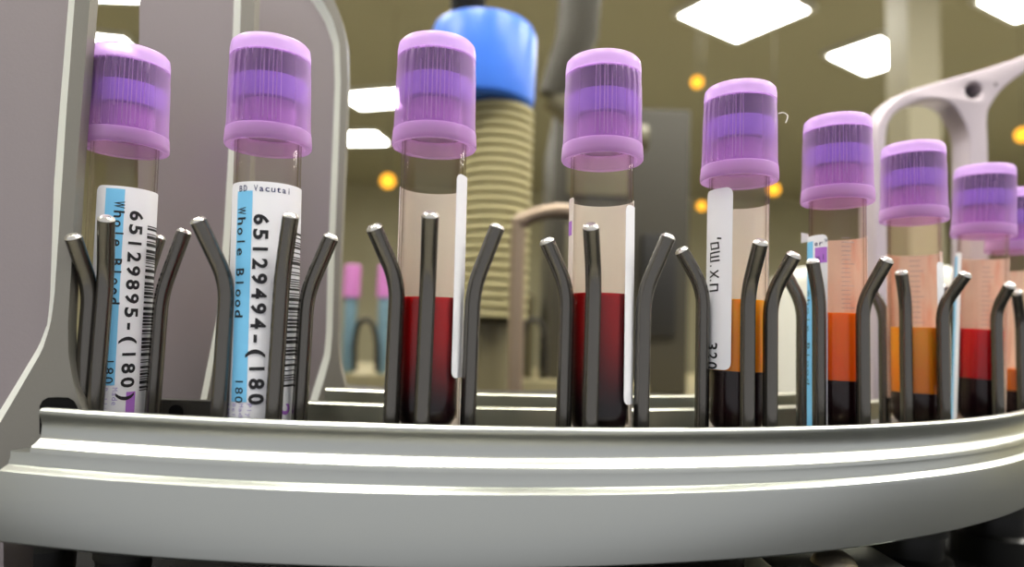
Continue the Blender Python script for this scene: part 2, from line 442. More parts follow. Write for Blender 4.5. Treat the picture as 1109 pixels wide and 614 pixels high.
# --- 2
t1 = make_tube(1, 'blood_tube', 'second tube from the left, label reading Whole Blood 65129494-(180)', -24, GLASS, (zof(1, 300), zof(1, 380), 8), ((150, 20, 16), (24, 4, 12)))
z1 = zof(1, 197)
lb = label_on(t1, 'label', PAPER, -78, 100, 1.5, z1, corner=1.4)
obj('blue_band', patch(bmesh.new(), -53, -23, zof(1, 435), zof(1, 207), R1, .03), BLUE, lb)
bm = bmesh.new()
text_down(bm, '65129494-(180', -19, zof(1, 230), 2.88, 2.7, R1 + .06, offset=.035)
text_down(bm, 'Whole Blood', -50, zof(1, 223), 2.0, 1.95, R1 + .06, offset=.018)
text_down(bm, '180', -44, zof(1, 408), 1.7, 1.75, R1 + .06, offset=.004)
obj('lettering', bm, INK, lb, False, False)
bm = bmesh.new()
text_down(bm, 'BD Vacutai', -50, zof(1, 207.5), 1.08, 1.25, R1 + .05, offset=.01, down=False)
obj('maker_print', bm, INKBLUE, lb, False, False)
barcode(zof(1, 248), zof(1, 418), 28, 84, 5, lb)
bm = bmesh.new()
for k in range(4):
    text_down(bm, ('XA0013', 'Bellive', 'Made in', 'Plymou')[k], -64 + k * 14, zof(1, 436), .9, .95, R1 + .05, offset=0)
obj('small_print', bm, LILAC, lb, False, False)
bm = bmesh.new(); text_down(bm, '2', 24, zof(1, 436), 3.4, 3.2, R1 + .05, offset=.02)
obj('violet_numeral', bm, VIOLET, lb, False, False)

# --- 3
t2 = make_tube(2, 'blood_tube', 'third tube from left, tallest in view, dark red, blank white strip down its right side', -16, GLASS, (zof(2, 320), zof(2, 398), 8), ((158, 8, 14), (22, 3, 12)))
label_on(t2, 'vendor_label', PAPER_BACK, 84, 268, 1.5, zof(2, 195), lift=.05, corner=.5)
label_on(t2, 'label', PAPER, 42, 118, zof(2, 410), zof(2, 184), lift=.22, corner=1.3)
# --- 4
t3 = make_tube(3, 'blood_tube', 'fourth tube from left, dark red, white strip right and violet mark left', 24, GLASS, (zof(3, 316), zof(3, 392), 10), ((140, 6, 14), (16, 2, 10)))
v = label_on(t3, 'vendor_label', PAPER_BACK, 88, 302, 1.5, zof(3, 210), lift=.05, corner=.5)
obj('violet_square', patch(bmesh.new(), -82, -62, zof(3, 252), zof(3, 236), R1, .03), VIOLET, v)
obj('navy_square', patch(bmesh.new(), -76, -64, zof(3, 312), zof(3, 302), R1, .03), INKBLUE, v)
label_on(t3, 'label', PAPER, 46, 112, zof(3, 439), zof(3, 219), lift=.22, corner=1.3)
# --- 5
t4 = make_tube(4, 'blood_tube', 'tube with amber plasma and a long white handwritten label numbered 320', -32, GLASS, (zof(4, 323), zof(4, 403), 0), ((246, 160, 24), (22, 3, 10), (236, 136, 14)))
label_on(t4, 'vendor_label', PAPER_BACK, 100, 262, 1.5, zof(4, 214), lift=.05, corner=.5)
lb = label_on(t4, 'label', PAPER, -80, -10, zof(4, 402), zof(4, 202), lift=.22, corner=1.5)
bm = bmesh.new(); RL = RT + .38
text_down(bm, '320', -60, zof(4, 371), 2.1, 3.0, RL, offset=.015)
W = .36
zz = zof(4, 262); ph = -57
stroke(bm, [(0, 0), (1.6, 0), (1.7, -1.2), (.2, -1.3), (0, 0)], ph, zz, W, RL); stroke(bm, [(1.5, 1.0), (2.0, .9)], ph, zz, W, RL)
zz = zof(4, 273)
stroke(bm, [(0, 0), (1.8, .2)], ph, zz, W, RL); stroke(bm, [(0, -.9), (1.7, -.8)], ph, zz, W, RL); stroke(bm, [(0, -1.8), (1.8, -1.7)], ph, zz, W, RL); stroke(bm, [(0, 0), (0, -1.8)], ph, zz, W, RL)
stroke(bm, [(0, 0), (.15, 0)], ph, zof(4, 287), W, RL)
zz = zof(4, 293)
stroke(bm, [(0, 0), (1.7, -1.4)], ph, zz, W, RL); stroke(bm, [(1.6, 0), (.9, -.5)], ph, zz, W, RL); stroke(bm, [(0, -1.3), (.7, -.8)], ph, zz, W, RL)
stroke(bm, [(0, 0), (.15, 0)], ph, zof(4, 303), W, RL)
zz = zof(4, 308)
stroke(bm, [(0, 0), (1.6, 0), (1.6, -1.3), (0, -1.4)], ph, zz, W, RL)
obj('lettering', bm, INK, lb, False, False)
# --- 6
t5 = make_tube(5, 'blood_tube', 'tube with orange-red plasma and a peeling blue-edged label on its left', 4, GLASS_PINK, (zof(5, 338), zof(5, 413), 0), ((244, 116, 20), (20, 2, 8), (236, 96, 16)))
STAIN = milky_mat('pink_stained_label_film', (250, 238, 230), .18, (250, 236, 226), seecol=(250, 242, 236), rough=.5, spec=.1, thin=.65, stain=(242, 200, 182))
v = label_on(t5, 'vendor_label', STAIN, 92, 270, 1.5, zof(5, 252), lift=.05, corner=.5)
lb = label_on(t5, 'label', PAPER, -92, -18, 1.5, zof(5, 253), lift=.22, corner=1.3)
obj('blue_band', patch(bmesh.new(), -88, -52, 1.6, zof(5, 259), RT + .36, .03), BLUE, lb)
obj('violet_square', patch(bmesh.new(), -46, -19, zof(5, 284), zof(5, 267), RT + .36, .03), VIOLET, lb)
bm = bmesh.new()
text_down(bm, 'er', -48, zof(5, 265), 1.35, 1.3, RT + .42, down=False, offset=.01)
text_down(bm, '™', -25, zof(5, 264), .9, 1.3, RT + .42, down=False, offset=0)
text_down(bm, 'ml', -44, zof(5, 281), 1.45, 1.4, RT + .42, down=False, offset=.0)
obj('maker_print', bm, INKBLUE, lb, False, False)
bm = bmesh.new(); text_down(bm, 'Whole Blood', -78, zof(5, 312), 2.2, 1.9, RT + .42, offset=.004)
obj('lettering', bm, INK, lb, False, False)
bm = bmesh.new()       # the corner that has come unstuck
g = [[wrap(-92 + 5 * a, RT + .3 + 1.5 * ((4 - a) / 4) ** 2, zof(5, 258) + b * .9 - .3 * b * (a / 4)) for a in range(5)] for b in range(4)]
gv = [[bm.verts.new(p) for p in row] for row in g]
for a in range(3):
    for b in range(4): bm.faces.new((gv[a][b], gv[a][b + 1], gv[a + 1][b + 1], gv[a + 1][b]))
bmesh.ops.solidify(bm, geom=bm.faces[:], thickness=.12)
obj('peeled_corner', bm, PAPER, lb)
def graduations(root, z0_, z1_, p0, p1, n):
    bm = bmesh.new()
    for k in range(n):
        z = z0_ + (z1_ - z0_) * k / (n - 1)
        patch(bm, p0, p1 if k % 5 else p1 + 8, z, z + .18, RT + .02, .03)
    obj('graduations', bm, mat('faint_scale_print', (170, 150, 150), 0, .6), root, False)
graduations(t5, zof(5, 334), zof(5, 258), 8, 26, 17)
# --- 7
t6 = make_tube(6, 'blood_tube', 'tube with golden amber plasma over black cells, before the right-hand frame', -20, GLASS_PINK, (zof(6, 354), zof(6, 427), 0), ((236, 162, 44), (20, 4, 10), (222, 132, 24)))
label_on(t6, 'vendor_label', STAIN, 64, 272, zof(6, 436), zof(6, 271), lift=.05, corner=.5)
label_on(t6, 'label', PAPER, 50, 110, zof(6, 418), zof(6, 283), lift=.22, corner=1)
graduations(t6, zof(6, 350), zof(6, 283), -10, 12, 13)
# --- 8
t7 = make_tube(7, 'blood_tube', 'second tube from the right edge, crimson plasma over black cells', -16, GLASS_PINK, (zof(7, 356), zof(7, 411), 0), ((190, 6, 24), (18, 2, 10), (165, 4, 20)))
label_on(t7, 'vendor_label', STAIN, 90, 285, 1.5, zof(7, 276), lift=.05, corner=.5)
lb = label_on(t7, 'label', PAPER, -92, -50, 3, zof(7, 272), lift=.22, corner=1)
obj('blue_band', patch(bmesh.new(), -90, -66, 3.2, zof(7, 276), RT + .36, .03), BLUE, lb)
graduations(t7, zof(7, 352), zof(7, 290), 0, 18, 13)
# --- 9
t8 = make_tube(8, 'blood_tube', 'rightmost tube, cut off by the right edge of the picture', -20, GLASS_PINK, (zof(8, 400), zof(8, 424), 0), ((216, 120, 40), (20, 4, 10)))
label_on(t8, 'vendor_label', STAIN, 90, 270, 1.5, zof(8, 290), lift=.05, corner=.5)

# a loose thread caught on the fifth cap
def tube_pt(i, phi, r, py):
    x, y, dz, ln = T[i]; z = zof(i, py)
    return None
P = [at(843, 123, 143), at(848, 122, 143), at(852, 124, 143.2), at(853, 127, 143), at(851, 133, 143)]
tag(obj('thread', tube_path(smooth_path(P, 6), .13, 8), mat('white_thread', (235, 232, 225), 0, .7)), 'short white thread sticking out of the cap of the tube labelled 320', 'thread')

# ------------------------------------------------------------------ rods of the rack
RP = 8.5
def rod(ti, base_px, tip_px, bend_py, side, r=1.55, k=None):
    """side +1: nearer than the tube axis, -1: behind it"""
    x, y, dz, ln = T[ti]
    c = Vector((x, y)); best = None
    for d in range(0, 360, 1):
        a = math.radians(d); q = Vector((x + RP * math.sin(a), y - RP * math.cos(a), 5))
        P = q - CAM; u = 554.5 + F_PX * P.dot(CX) / P.dot(FWD)
        front = (q.to_2d() - c).dot(-c.normalized())
        if front * side < -1.2: continue
        e = abs(u - base_px)
        if best is None or e < best[0]: best = (e, q, (q.to_2d() - c).normalized())
    q, dr = best[1], best[2]
    # the straight shank stands at q; the tip leans away from the tube in direction dr
    dirv = Vector((dr.x, dr.y, 0)); side_amt = abs(dirv.dot(CX))
    n = q - CAM
    if side_amt > .45:
        # solve for the reach that puts the tip on its pixel: plane through q that holds up and dr
        nrm = dirv.cross(Vector((0, 0, 1)))
        tip = at_plane(tip_px[0], tip_px[1], q, nrm)
        if (tip - q).to_2d().length > 11: tip = at(tip_px[0], tip_px[1], n.dot(FWD))
    else:
        tip = at(tip_px[0], tip_px[1], (q + dirv * 3.0 - CAM).dot(FWD))
    zb_ = at(base_px, bend_py, n.dot(FWD)).z
    b = Vector((q.x, q.y, zb_)); dd = (tip - b).normalized()
    path = [Vector((q.x, q.y, -19.9)), Vector((q.x, q.y, 5)), Vector((q.x, q.y, zb_ - 6))]
    c0 = Vector((q.x, q.y, zb_ - 4)); c1 = b; c2 = b + dd * 4
    path += [c0.lerp(c1, t).lerp(c1.lerp(c2, t), t) for t in [j / 8 for j in range(9)]]
    L = (tip - c2).length
    path += [c2 + dd * (L * f) for f in (.5, .96)]
    o = rk('rod', tube_path(path, r, 18), STEEL)
    e0 = path[-1]
    bm = tube_path([e0 - dd * .02, e0 + dd * .35, e0 + dd * .75], [r * 1.0, r * .93, r * .62], 18)
    rk('rod_tip', bm, STEEL_TIP, o)
    return o
rods = [(0, 90, (79, 256), 312, 1), (0, 106, (115, 236), 300, 1), (0, 168, (200, 250), 318, 1), (0, 150, (172, 257), 300, -1),
        (1, 239, (214, 238), 305, 1), (1, 298, (315, 233), 300, 1), (1, 326, (359, 256), 318, 1),
        (2, 425, (405, 246), 305, 1), (2, 458, (466, 232), 300, 1), (2, 508, (539, 245), 312, 1),
        (3, 611, (592, 261), 312, 1), (3, 640, (640, 245), 300, 1), (3, 695, (724, 256), 318, 1),
        (4, 760, (738, 271), 312, 1), (4, 809, (824, 262), 315, 1), (4, 834, (860, 276), 322, 1),
        (5, 869, (850, 294), 330, -1), (5, 887, (880, 283), 320, 1), (5, 935, (961, 281), 328, 1),
        (6, 958, (938, 306), 335, -1), (6, 982, (976, 295), 325, 1), (6, 1022, (1046, 297), 332, 1),
        (7, 1036, (1022, 310), 345, -1), (7, 1081, (1094, 309), 335, 1),
        (8, 1107, (1101, 316), 345, 1)]
for a in rods: rod(*a)

# ------------------------------------------------------------------ bracket castings (I-section end brackets)
def resample(pts, n):
    P = [Vector(p) for p in pts]; L = [0]
    for a, b in zip(P[:-1], P[1:]): L.append(L[-1] + (b - a).length)
    out = []
    for i in range(n + 1):
        s = L[-1] * i / n; k = 0
        while k < len(L) - 2 and L[k + 1] < s: k += 1
        t = (s - L[k]) / max(1e-9, L[k + 1] - L[k]); out.append(P[k].lerp(P[k + 1], min(1, t)))
    return out
def loft(rows, close=True):
    bm = bmesh.new(); V = [[bm.verts.new(p) for p in r] for r in rows]
    m = len(V)
    for a in range(m if close else m - 1):
        A, B = V[a], V[(a + 1) % m]
        for k in range(len(A) - 1): bm.faces.new((A[k], A[k + 1], B[k + 1], B[k]))
    if close:
        bm.faces.new([r[0] for r in V]); bm.faces.new([r[-1] for r in reversed(V)])
    return bm
def casting(parent, p0, nrm, outer, mid, inner, back_left, recess, thick, zoff, mats, name='bracket'):
    """outer edge / start of the bevel / foot of the bevel, traced in the casting's own plane"""
    n = 60; nv = Vector(nrm).normalized()
    f = lambda pts, d: [at_plane(px, py, p0, nv) + nv * d for px, py in [tuple(v) for v in resample([Vector((a, b)) for a, b in pts], n)]]
    O = f(outer, 0); Mi = f(mid, 0)
    I = f(inner, -recess); Ob = f(outer, -thick); Ib = f(mid, -thick)
    shift = Vector((0, 0, -zoff))
    def fix(rows): return [[p + shift for p in r] for r in rows]
    rim = obj(name, loft(fix([O, Mi, Ib, Ob])), mats[0], parent)
    g = [[p - nv * 0.0 for p in Mi], I, [p - nv * 1.5 for p in I], [p - nv * (thick - .5) for p in Mi]]
    obj('bevelled_edge', loft(fix([Mi, I, [p - nv * 1.0 for p in I], [p - nv * (recess + 1.0) for p in Mi]])), mats[1], rim)
    BL = f(back_left, -recess)
    I2 = [p + nv * -.02 for p in I]
    obj('recessed_panel', loft(fix([I2, BL, [p - nv * 2.0 for p in BL], [p - nv * 2.0 for p in I2]])), mats[2], rim)
    return rim
# nearest one, at the left edge, bolted to the front rack
nA = Vector((.10, -1, 0)).normalized()
casting(rack, at(60, 400, 126), nA,
        [(104, -60), (97, 5), (88, 120), (82, 200), (76.5, 300), (73.5, 350), (74, 385), (79, 415), (92, 452), (92, 500)],
        [(86, -60), (81, 0), (72, 120), (67, 200), (59, 320), (55, 350), (46, 379), (20, 424), (0, 458), (-40, 525)],
        [(76, -60), (70, 0), (60, 120), (54, 200), (50, 320), (47, 350), (38, 374), (14, 414), (-8, 450), (-48, 517)],
        [(-60, -60), (-60, 0), (-60, 120), (-60, 200), (-60, 300), (-60, 350), (-60, 374), (-60, 400), (-60, 450), (-60, 517)],
        1.3, 3.0, -23, (mat('near_rim_grey', (140, 137, 128), .7, .45, noise=.05, scale=1500, bump=.1), CAST_EDGE, CAST), 'end_bracket')
pA = at(60, 400, 126)
# foot of that bracket: solid web that reaches down behind the rails, with a black piece for the dark slot above the rail
bm = bmesh.new()
ft = [(92, 452), (92, 640), (-60, 640), (-60, 560), (-40, 525), (0, 458), (20, 424), (40, 430), (44, 431), (43, 470), (60, 452)]
ft = [(3, 496), (3, 640), (-60, 640), (-60, 524), (-40, 522)]
fv = [at_plane(a, b, pA, nA) - nA * .2 for a, b in ft]
V1 = [bm.verts.new(p) for p in fv]; V2 = [bm.verts.new(p - nA * 8.9) for p in fv]
bm.faces.new(V1); bm.faces.new(list(reversed(V2)))
for k in range(len(V1)): bm.faces.new((V1[k], V1[(k + 1) % len(V1)], V2[(k + 1) % len(V1)], V2[k]))
rk('bracket_foot', bm, CAST, smooth=False)
sl = [at_plane(a, b, pA, nA) for a, b in ((43, 470), (43, 440), (46, 434), (52, 430.5), (62, 430), (74, 430.5), (80, 434), (84, 441), (88, 470))]
bm = bmesh.new(); V1 = [bm.verts.new(p + nA * .08) for p in sl]; V2 = [bm.verts.new(p - nA * 3) for p in sl]
bm.faces.new(V1); bm.faces.new(list(reversed(V2)))
for k in range(len(V1)): bm.faces.new((V1[k], V1[(k + 1) % len(V1)], V2[(k + 1) % len(V1)], V2[k]))
rk('slot_dark', bm, BLACK, smooth=False)  # raised black piece puts in the notch's shade; nothing is cut

# ------------------------------------------------------------------ inner ring behind the tubes
inner = thing('inner_ring', 'plain metal double rail ring running behind the purple capped tubes', 'rail', (0, 0, -26))
def ik(name, bm, m, parent=inner, smooth=True):
    for v in bm.verts: v.co.z += 26
    return obj(name, bm, m, parent, smooth)
def rail(py0, py1, dep, lipcol, name):
    """straight-looking rail seen at rows py0 (top edge) .. py1; swept on a wide concentric arc"""
    p = at(560, py0, dep)
    r0 = RCY - p.y; h = (py1 - py0) * dep / F_PX
    z = p.z
    pr = [(r0, z - h), (r0, z - .5), (r0 - .4, z), (r0 - 2.6, z), (r0 - 2.6, z - h)]
    return ik(name, arc_sweep(pr, RCX, RCY, ring_angle_at(325 if name == 'front_rail' else 352, py0, z, r0), .80, 120), ALU_IN)
rail(443, 470, 152, None, 'front_rail')
rail(428, 460, 168, None, 'rear_rail')
ik('floor_plate', arc_sweep([(RCY - 150, -9.5), (RCY - 150, -11.5), (RCY - 290, -11.5), (RCY - 290, -9.5)], RCX, RCY, -.5, .9, 80), DKGREY)
nB = Vector((.06, -1, 0)).normalized()
MATB = (mat('casting_rim_grey', (150, 146, 136), .7, .45, noise=.05, scale=1500, bump=.1), CAST_EDGE, CAST)
casting(inner, at(250, 300, 168), nB,
        [(279, -60), (276, 0), (272, 130), (268, 300), (265, 400), (266, 436), (268, 470)],
        [(265, -60), (261, 0), (257, 130), (250, 250), (243, 340), (232, 390), (221, 450)],
        [(256, -60), (251, 0), (247, 130), (240, 250), (233, 340), (224, 386), (212, 446)],
        [(150, -60), (148, 0), (147, 130), (146, 250), (145, 340), (144, 386), (143, 446)],
        1.4, 4.0, -26, MATB, 'left_bracket')
nC = Vector((.06, -1, 0)).normalized()
casting(inner, at(360, 300, 196), nC,
        [(346, -40), (352, -20), (362, 0), (370, 22), (375.5, 48), (376.5, 90), (373, 180), (368.5, 280), (366, 370), (368, 395), (373, 415), (374, 440)],
        [(330, -30), (338, -14), (349, 0), (360, 20), (367.5, 46), (369, 90), (366, 180), (362, 280), (360, 360), (358, 385), (352, 408), (342, 440)],
        [(322, -24), (330, -10), (340, 4), (351, 22), (360, 48), (361.5, 90), (358, 180), (354, 280), (352, 360), (350, 383), (343, 406), (333, 438)],
        [(262, -40), (262, -20), (262, 0), (262, 22), (262, 48), (262, 90), (262, 180), (262, 280), (262, 360), (262, 383), (262, 406), (262, 438)],
        1.4, 4.0, -26, MATB, 'rear_bracket')
# dark lower plate with a hole, between the two left tubes
bm = bmesh.new(); a = at(150, 431, 150); b = at(258, 436, 150)
box(bm, (a.x, a.y - 1, a.z - 14), (b.x, a.y + 1.5, a.z), .2)
pl = ik('foot_plate', bm, DKGREY, smooth=False)
h = at(190, 446, 148.4)
bm = tube_path([h, h + Vector((0, .8, 0))], 1.6, 20); ik('bolt_hole', bm, BLACK, pl)

# ------------------------------------------------------------------ right-hand frame with rounded windows
frame = thing('window_frame_casting', 'pinkish grey casting with rounded openings and a dark round hole, upper right', 'frame', (0, 0, 0))
pD = at(1040, 200, 300); nD = Vector((.15, -1, 0)).normalized()
def poly_plate(name, loops_outer, holes, p0, nv, th, m, parent, cen=None):
    cu = bpy.data.curves.new('c', 'CURVE'); cu.dimensions = '2D'; cu.fill_mode = 'BOTH'
    xa = Vector((-nv.y, nv.x, 0)).normalized(); za = Vector((0, 0, 1))
    for lp in [loops_outer] + holes:
        s = cu.splines.new('POLY'); s.points.add(len(lp) - 1); s.use_cyclic_u = True
        for k, (px, py) in enumerate(lp):
            w = at_plane(px, py, p0, nv) - p0
            s.points[k].co = (w.dot(xa), w.z, 0, 1)
    cu.extrude = th / 2; cu.bevel_depth = .8; cu.bevel_resolution = 2; cu.offset = -.8
    o = bpy.data.objects.new('c', cu); C.objects.link(o); bpy.context.view_layer.update()
    me = bpy.data.meshes.new_from_object(o.evaluated_get(bpy.context.evaluated_depsgraph_get()))
    bm = bmesh.new(); bm.from_mesh(me); bpy.data.meshes.remove(me); bpy.data.objects.remove(o); bpy.data.curves.remove(cu)
    for v in bm.verts:
        c = v.co.copy(); v.co = p0 + xa * c.x + za * c.y + nv * c.z
    bmesh.ops.remove_doubles(bm, verts=bm.verts, dist=.001)
    return obj(name, bm, m, parent)
def sm2(pts, n=6): return [(v.x, v.y) for v in smooth_path([Vector((a, b, 0)) for a, b in pts], n)]
outer_l = sm2([(940, 330), (939, 230), (941, 150), (946, 130), (957, 115), (973, 104), (1001, 95), (1037, 85), (1080, 72), (1120, 58), (1180, 40)]) + [(1200, 60), (1200, 440), (938, 440)]
win1 = sm2([(953, 300), (951, 200), (951, 150), (957, 131), (969, 121), (988, 113), (1008, 111.5), (1022.5, 118), (1032, 131), (1038.5, 148), (1040, 177), (1040, 300)]) + [(1040, 410), (953, 410)]
win2 = sm2([(1061, 300), (1060, 177), (1059, 131), (1064, 116), (1079, 97), (1109, 77), (1150, 62), (1180, 62)]) + [(1185, 410), (1061, 410)]
hole = [(1044.5 + 9 * math.cos(k * PI / 12), 102.5 + 9 * math.sin(k * PI / 12)) for k in range(24)]
plate = poly_plate('frame_plate', outer_l, [win1, win2, hole], pD, nD, 9, CAST_PINK, frame)
q = at_plane(1044.5, 102.5, pD, nD) - nD * 2.5
obj('hole_plug', tube_path([q, q - nD * 2], 5.2, 24), BLACK, frame)
q = at_plane(1067.5, 96, pD, nD) + nD * 4.4
obj('screw', tube_path([q, q + nD * .9], [1.2, 1.0], 12), STEEL, frame)

# ------------------------------------------------------------------ things under the rack
deck = obj('machine_deck', box(bmesh.new(), (-420, 60, -62), (460, 700, -52), 1), BLACK)
tag(deck, 'black machine deck under the curved rack', 'deck')
for (px, dep, r, lab) in ((30, 150, 9, 'left'), (110, 160, 9, 'mid'), (945, 178, 12, 'r'), (1050, 205, 12, 'r2'), (965 - 10, 240, 10, 'r3')):
    pass
def roller(px, dep, r, z0_, z1_, label):
    p = at(px, 600, dep)
    o = thing('roller', label, 'roller', (p.x, p.y, z0_), group='black rollers under the rack')
    h = z1_ - z0_
    obj('drum', lathe([(0, 0), (r, 0), (r, h * .32), (r * .82, h * .36), (r * .82, h * .95), (r * .76, h), (0, h)], 32), mat('black_rubber', (34, 34, 32), .4, .35), o)
    obj('collar', lathe([(r * .84, h * .6), (r * .9, h * .6), (r * .9, h * .72), (r * .84, h * .72)], 32), mat('grey_collar', (60, 60, 56), .7, .4), o)
roller(52, 152, 7, -52, -26.5, 'black roller below the left end of the rack')
roller(135, 148, 7, -52, -26.5, 'black roller under the rack below the two labelled left tubes')
roller(980, 190, 12, -52, -26.5, 'black roller under the rack, right of the silver bracket')
roller(1075, 215, 12, -52, -26.5, 'black roller under the far right end of the rack')
br = thing('clamp_block', 'silver clamp block with round bolt head peeking from under the rack', 'bracket', at(885, 640, 150))
o0 = Vector(at(885, 640, 150))
a = at(815, 606, 140); b = at(962, 598, 152)
bm = bmesh.new(); box(bm, (at(815, 606, 148).x, 140, at(885, 600, 146).z - 20), (at(960, 598, 148).x, 158, at(885, 601, 146).z), .8)
for v in bm.verts: v.co -= o0
obj('block', bm, ALU, br)
bh = at(903, 602, 141)
bm = lathe([(0, 3.2), (2.2, 2.9), (3.8, 1.9), (4.8, .2), (5, -3), (0, -3)], 28)
for v in bm.verts: v.co += bh - o0 + Vector((0, 0, -1.8))
obj('bolt_head', bm, mat('worn_bolt', (170, 160, 140), .9, .4, noise=.1, scale=500, bump=.4), br)

# ------------------------------------------------------------------ blurred things farther back
# blue lidded ribbed canister
cp_ = at(532, 345, 430); zb_, zt_ = cp_.z, at(532, 112, 430).z
can = thing('ribbed_canister', 'tall ribbed cream canister under a wide blue lid, behind the third tube', 'canister', cp_)
H = zt_ - zb_; pr = [(0, 0)]
nrib = 23
for k in range(nrib):
    z = H * k / nrib; p = H / nrib
    pr += [(23.5, z + .05 * p), (24, z + .15 * p), (24, z + .6 * p), (23.5, z + .7 * p), (20, z + .74 * p), (20, z + .98 * p)]
pr += [(20, H), (0, H)]
obj('ribbed_body', lathe(pr, 48), mat('cream_plastic', (176, 166, 120), 0, .5), can)
bm = lathe([(0, -52 - cp_.z), (26, -52 - cp_.z), (26, -46 - cp_.z), (12, -42 - cp_.z), (12, -3), (22, -.2), (0, -.2)], 32); obj('pedestal', bm, mat('olive_pedestal', (110, 102, 74), .1, .5), can)
H2 = at(520, 22, 430).z - zt_
bm = lathe([(0, H + .2), (33, H + .2), (35, H + 2), (36, H + 8), (36, H + H2 - 6), (34, H + H2 - 1), (30, H + H2), (0, H + H2)], 56)
for v in bm.verts: v.co.x -= 12 * 1.0
obj('lid', bm, mat('blue_plastic', (64, 126, 236), 0, .35, sss=.1), can)
bm = lathe([(0, H + H2 + .1), (12, H + H2 + .1), (12, H + H2 + 30), (0, H + H2 + 30)], 24)
for v in bm.verts: v.co.x -= 24
obj('spindle', bm, BLACK, can)
# bent tube frame behind the 4th tube
Pb = [at(562, 330, 380), at(561, 262, 380), at(566, 240, 380), at(590, 230, 380), at(618, 230, 380), at(640, 245, 380), at(650, 275, 380), at(652, 335, 380)]
Pb[0].z = -51.9; Pb[-1].z = -51.9
tag(obj('bent_bar', tube_path(smooth_path(Pb, 8), 4.5, 14), mat('dull_pink_metal', (150, 132, 112), .5, .4)), 'arched dull metal bar standing behind the fourth tube', 'bar')

# far side of the carousel: rack arc with its own purple capped tubes
far = thing('far_rack', 'blurred low metal rack on the far side, left of the ribbed canister', 'rack', at(470, 430, 640))
o0 = Vector(at(470, 430, 640))
bm = bmesh.new()
a = at(372, 404, 650); b = at(700, 404, 650)
box(bm, (a.x - 30, a.y - 14, -51.9), (b.x, a.y + 14, a.z), 2)
for v in bm.verts: v.co -= o0
obj('rail', bm, mat('far_rail_metal', (150, 140, 104), .5, .5), far)
FZ = at(372, 404, 650).z
def far_tube(px, dep, label, dark=False):
    p = at(px, 404, dep)
    o = thing('blood_tube', label, 'tube', (p.x, p.y, FZ + .1), group='out of focus tubes on the far rack')
    L_ = at(px, 286, dep).z - FZ
    obj('clear_body', lathe([(0, 0), (4, .4), (6.4, 4), (6.4, L_ - 12), (0, L_ - 12)], 24), mat('far_tube_blue', (120, 150, 160) if not dark else (90, 76, 96), 0, .3), o)
    obj('cap', lathe([(6.5, L_ - 33), (8.4, L_ - 33), (8.5, L_ - 30), (8, L_ - 1), (7, L_), (0, L_), (0, L_ - 12), (6.5, L_ - 12)], 28), mat('far_cap', (196, 120, 180) if not dark else (120, 92, 130), 0, .4), o)
    return o
far_tube(376, 650, 'blurred tube with pink cap beside the rear bracket edge')
far_tube(413, 650, 'blurred tube with pink cap just left of the third front tube')
far_tube(543, 650, 'dim blurred tube standing between the ribbed canister and the fourth tube', True)
for px, lb_ in ((396, 'blurred dark loop of rod between the two far pink capped tubes'), (578, 'blurred dark loop of rod left of the fourth tube')):
    Pl = [at(px - 12, 402, 630), at(px - 12, 372, 630), at(px - 8, 352, 630), at(px, 346, 630), at(px + 8, 352, 630), at(px + 12, 372, 630), at(px + 12, 402, 630)]
    tag(obj('rod_loop', tube_path(smooth_path(Pl, 5), 2.6, 10), mat('dark_loop', (50, 46, 40), .6, .5)), lb_, 'loop', 'far rod loops')

BT = -64.0
def block(name, label, cat, px0, px1, py0, py1, dep, thick, m, extra=None, bev=6):
    a = at(px0, py1, dep); b = at(px1, py0, dep)
    a.z = BT + .1; o0 = Vector(((a.x + b.x) / 2, a.y, a.z))
    root = thing(name, label, cat, o0)
    bm = bmesh.new(); box(bm, (a.x, a.y, a.z), (b.x, a.y + thick, b.z), bev)
    for v in bm.verts: v.co -= o0
    obj('body', bm, m, root)
    if extra: extra(root, Vector((b.x - a.x, thick, b.z - a.z)))
    return root
DKM = mat('dark_olive_enamel', (58, 54, 42), .1, .5); DKM2 = mat('grey_olive_enamel', (112, 106, 84), .1, .5); DKM3 = mat('near_black_enamel', (30, 28, 24), .1, .5)
def panels(root, d):
    bm = bmesh.new(); w = d.x / 2
    for k in range(3): obj('front_panel', box(bmesh.new(), (-w * .8, -6, d.z * (.12 + .28 * k)), (w * .1, -.2, d.z * (.3 + .28 * k)), 2), DKM2, root)
    bm = bmesh.new(); box(bm, (w * .3, -8, d.z * .2), (w * .8, -.2, d.z * .55), 3); obj('dark_hatch', bm, DKM3, root)
block('analyser', 'tall dark blurred instrument behind the fourth and fifth tubes', 'instrument', 592, 756, 110, 425, 900, 300, DKM, panels)
def stepx(root, d):
    bm = bmesh.new(); w = d.x / 2
    box(bm, (-w * .7, -20, d.z * .1), (-w * .1, -.2, d.z * .6), 3); obj('side_box', bm, DKM3, root)
block('instrument_housing', 'low olive brown blurred housing between the far rack and the dark analyser', 'instrument', 490, 580, 318, 440, 1000, 200, mat('olive_brown', (92, 84, 56), 0, .6), stepx)
# overhead dark arm, upper middle
P = [at(640, -40, 800) * 1, at(625, 40, 800), at(600, 105, 800)]
P[0] = Vector((P[0].x + 40, P[0].y, 1619.5))
arm = thing('overhead_arm', 'dark blurred jointed arm hanging from above, right of the blue lid', 'arm', P[0])
bm = tube_path([p - P[0] for p in P], [26, 26, 20], 20); obj('upper_link', bm, DKM, arm)
P2 = [at(600, 105, 800), at(650, 150, 800), at(700, 150, 800)]
bm = tube_path([p - P[0] for p in P2], [18, 16, 16], 20); obj('lower_link', bm, DKM2, arm)
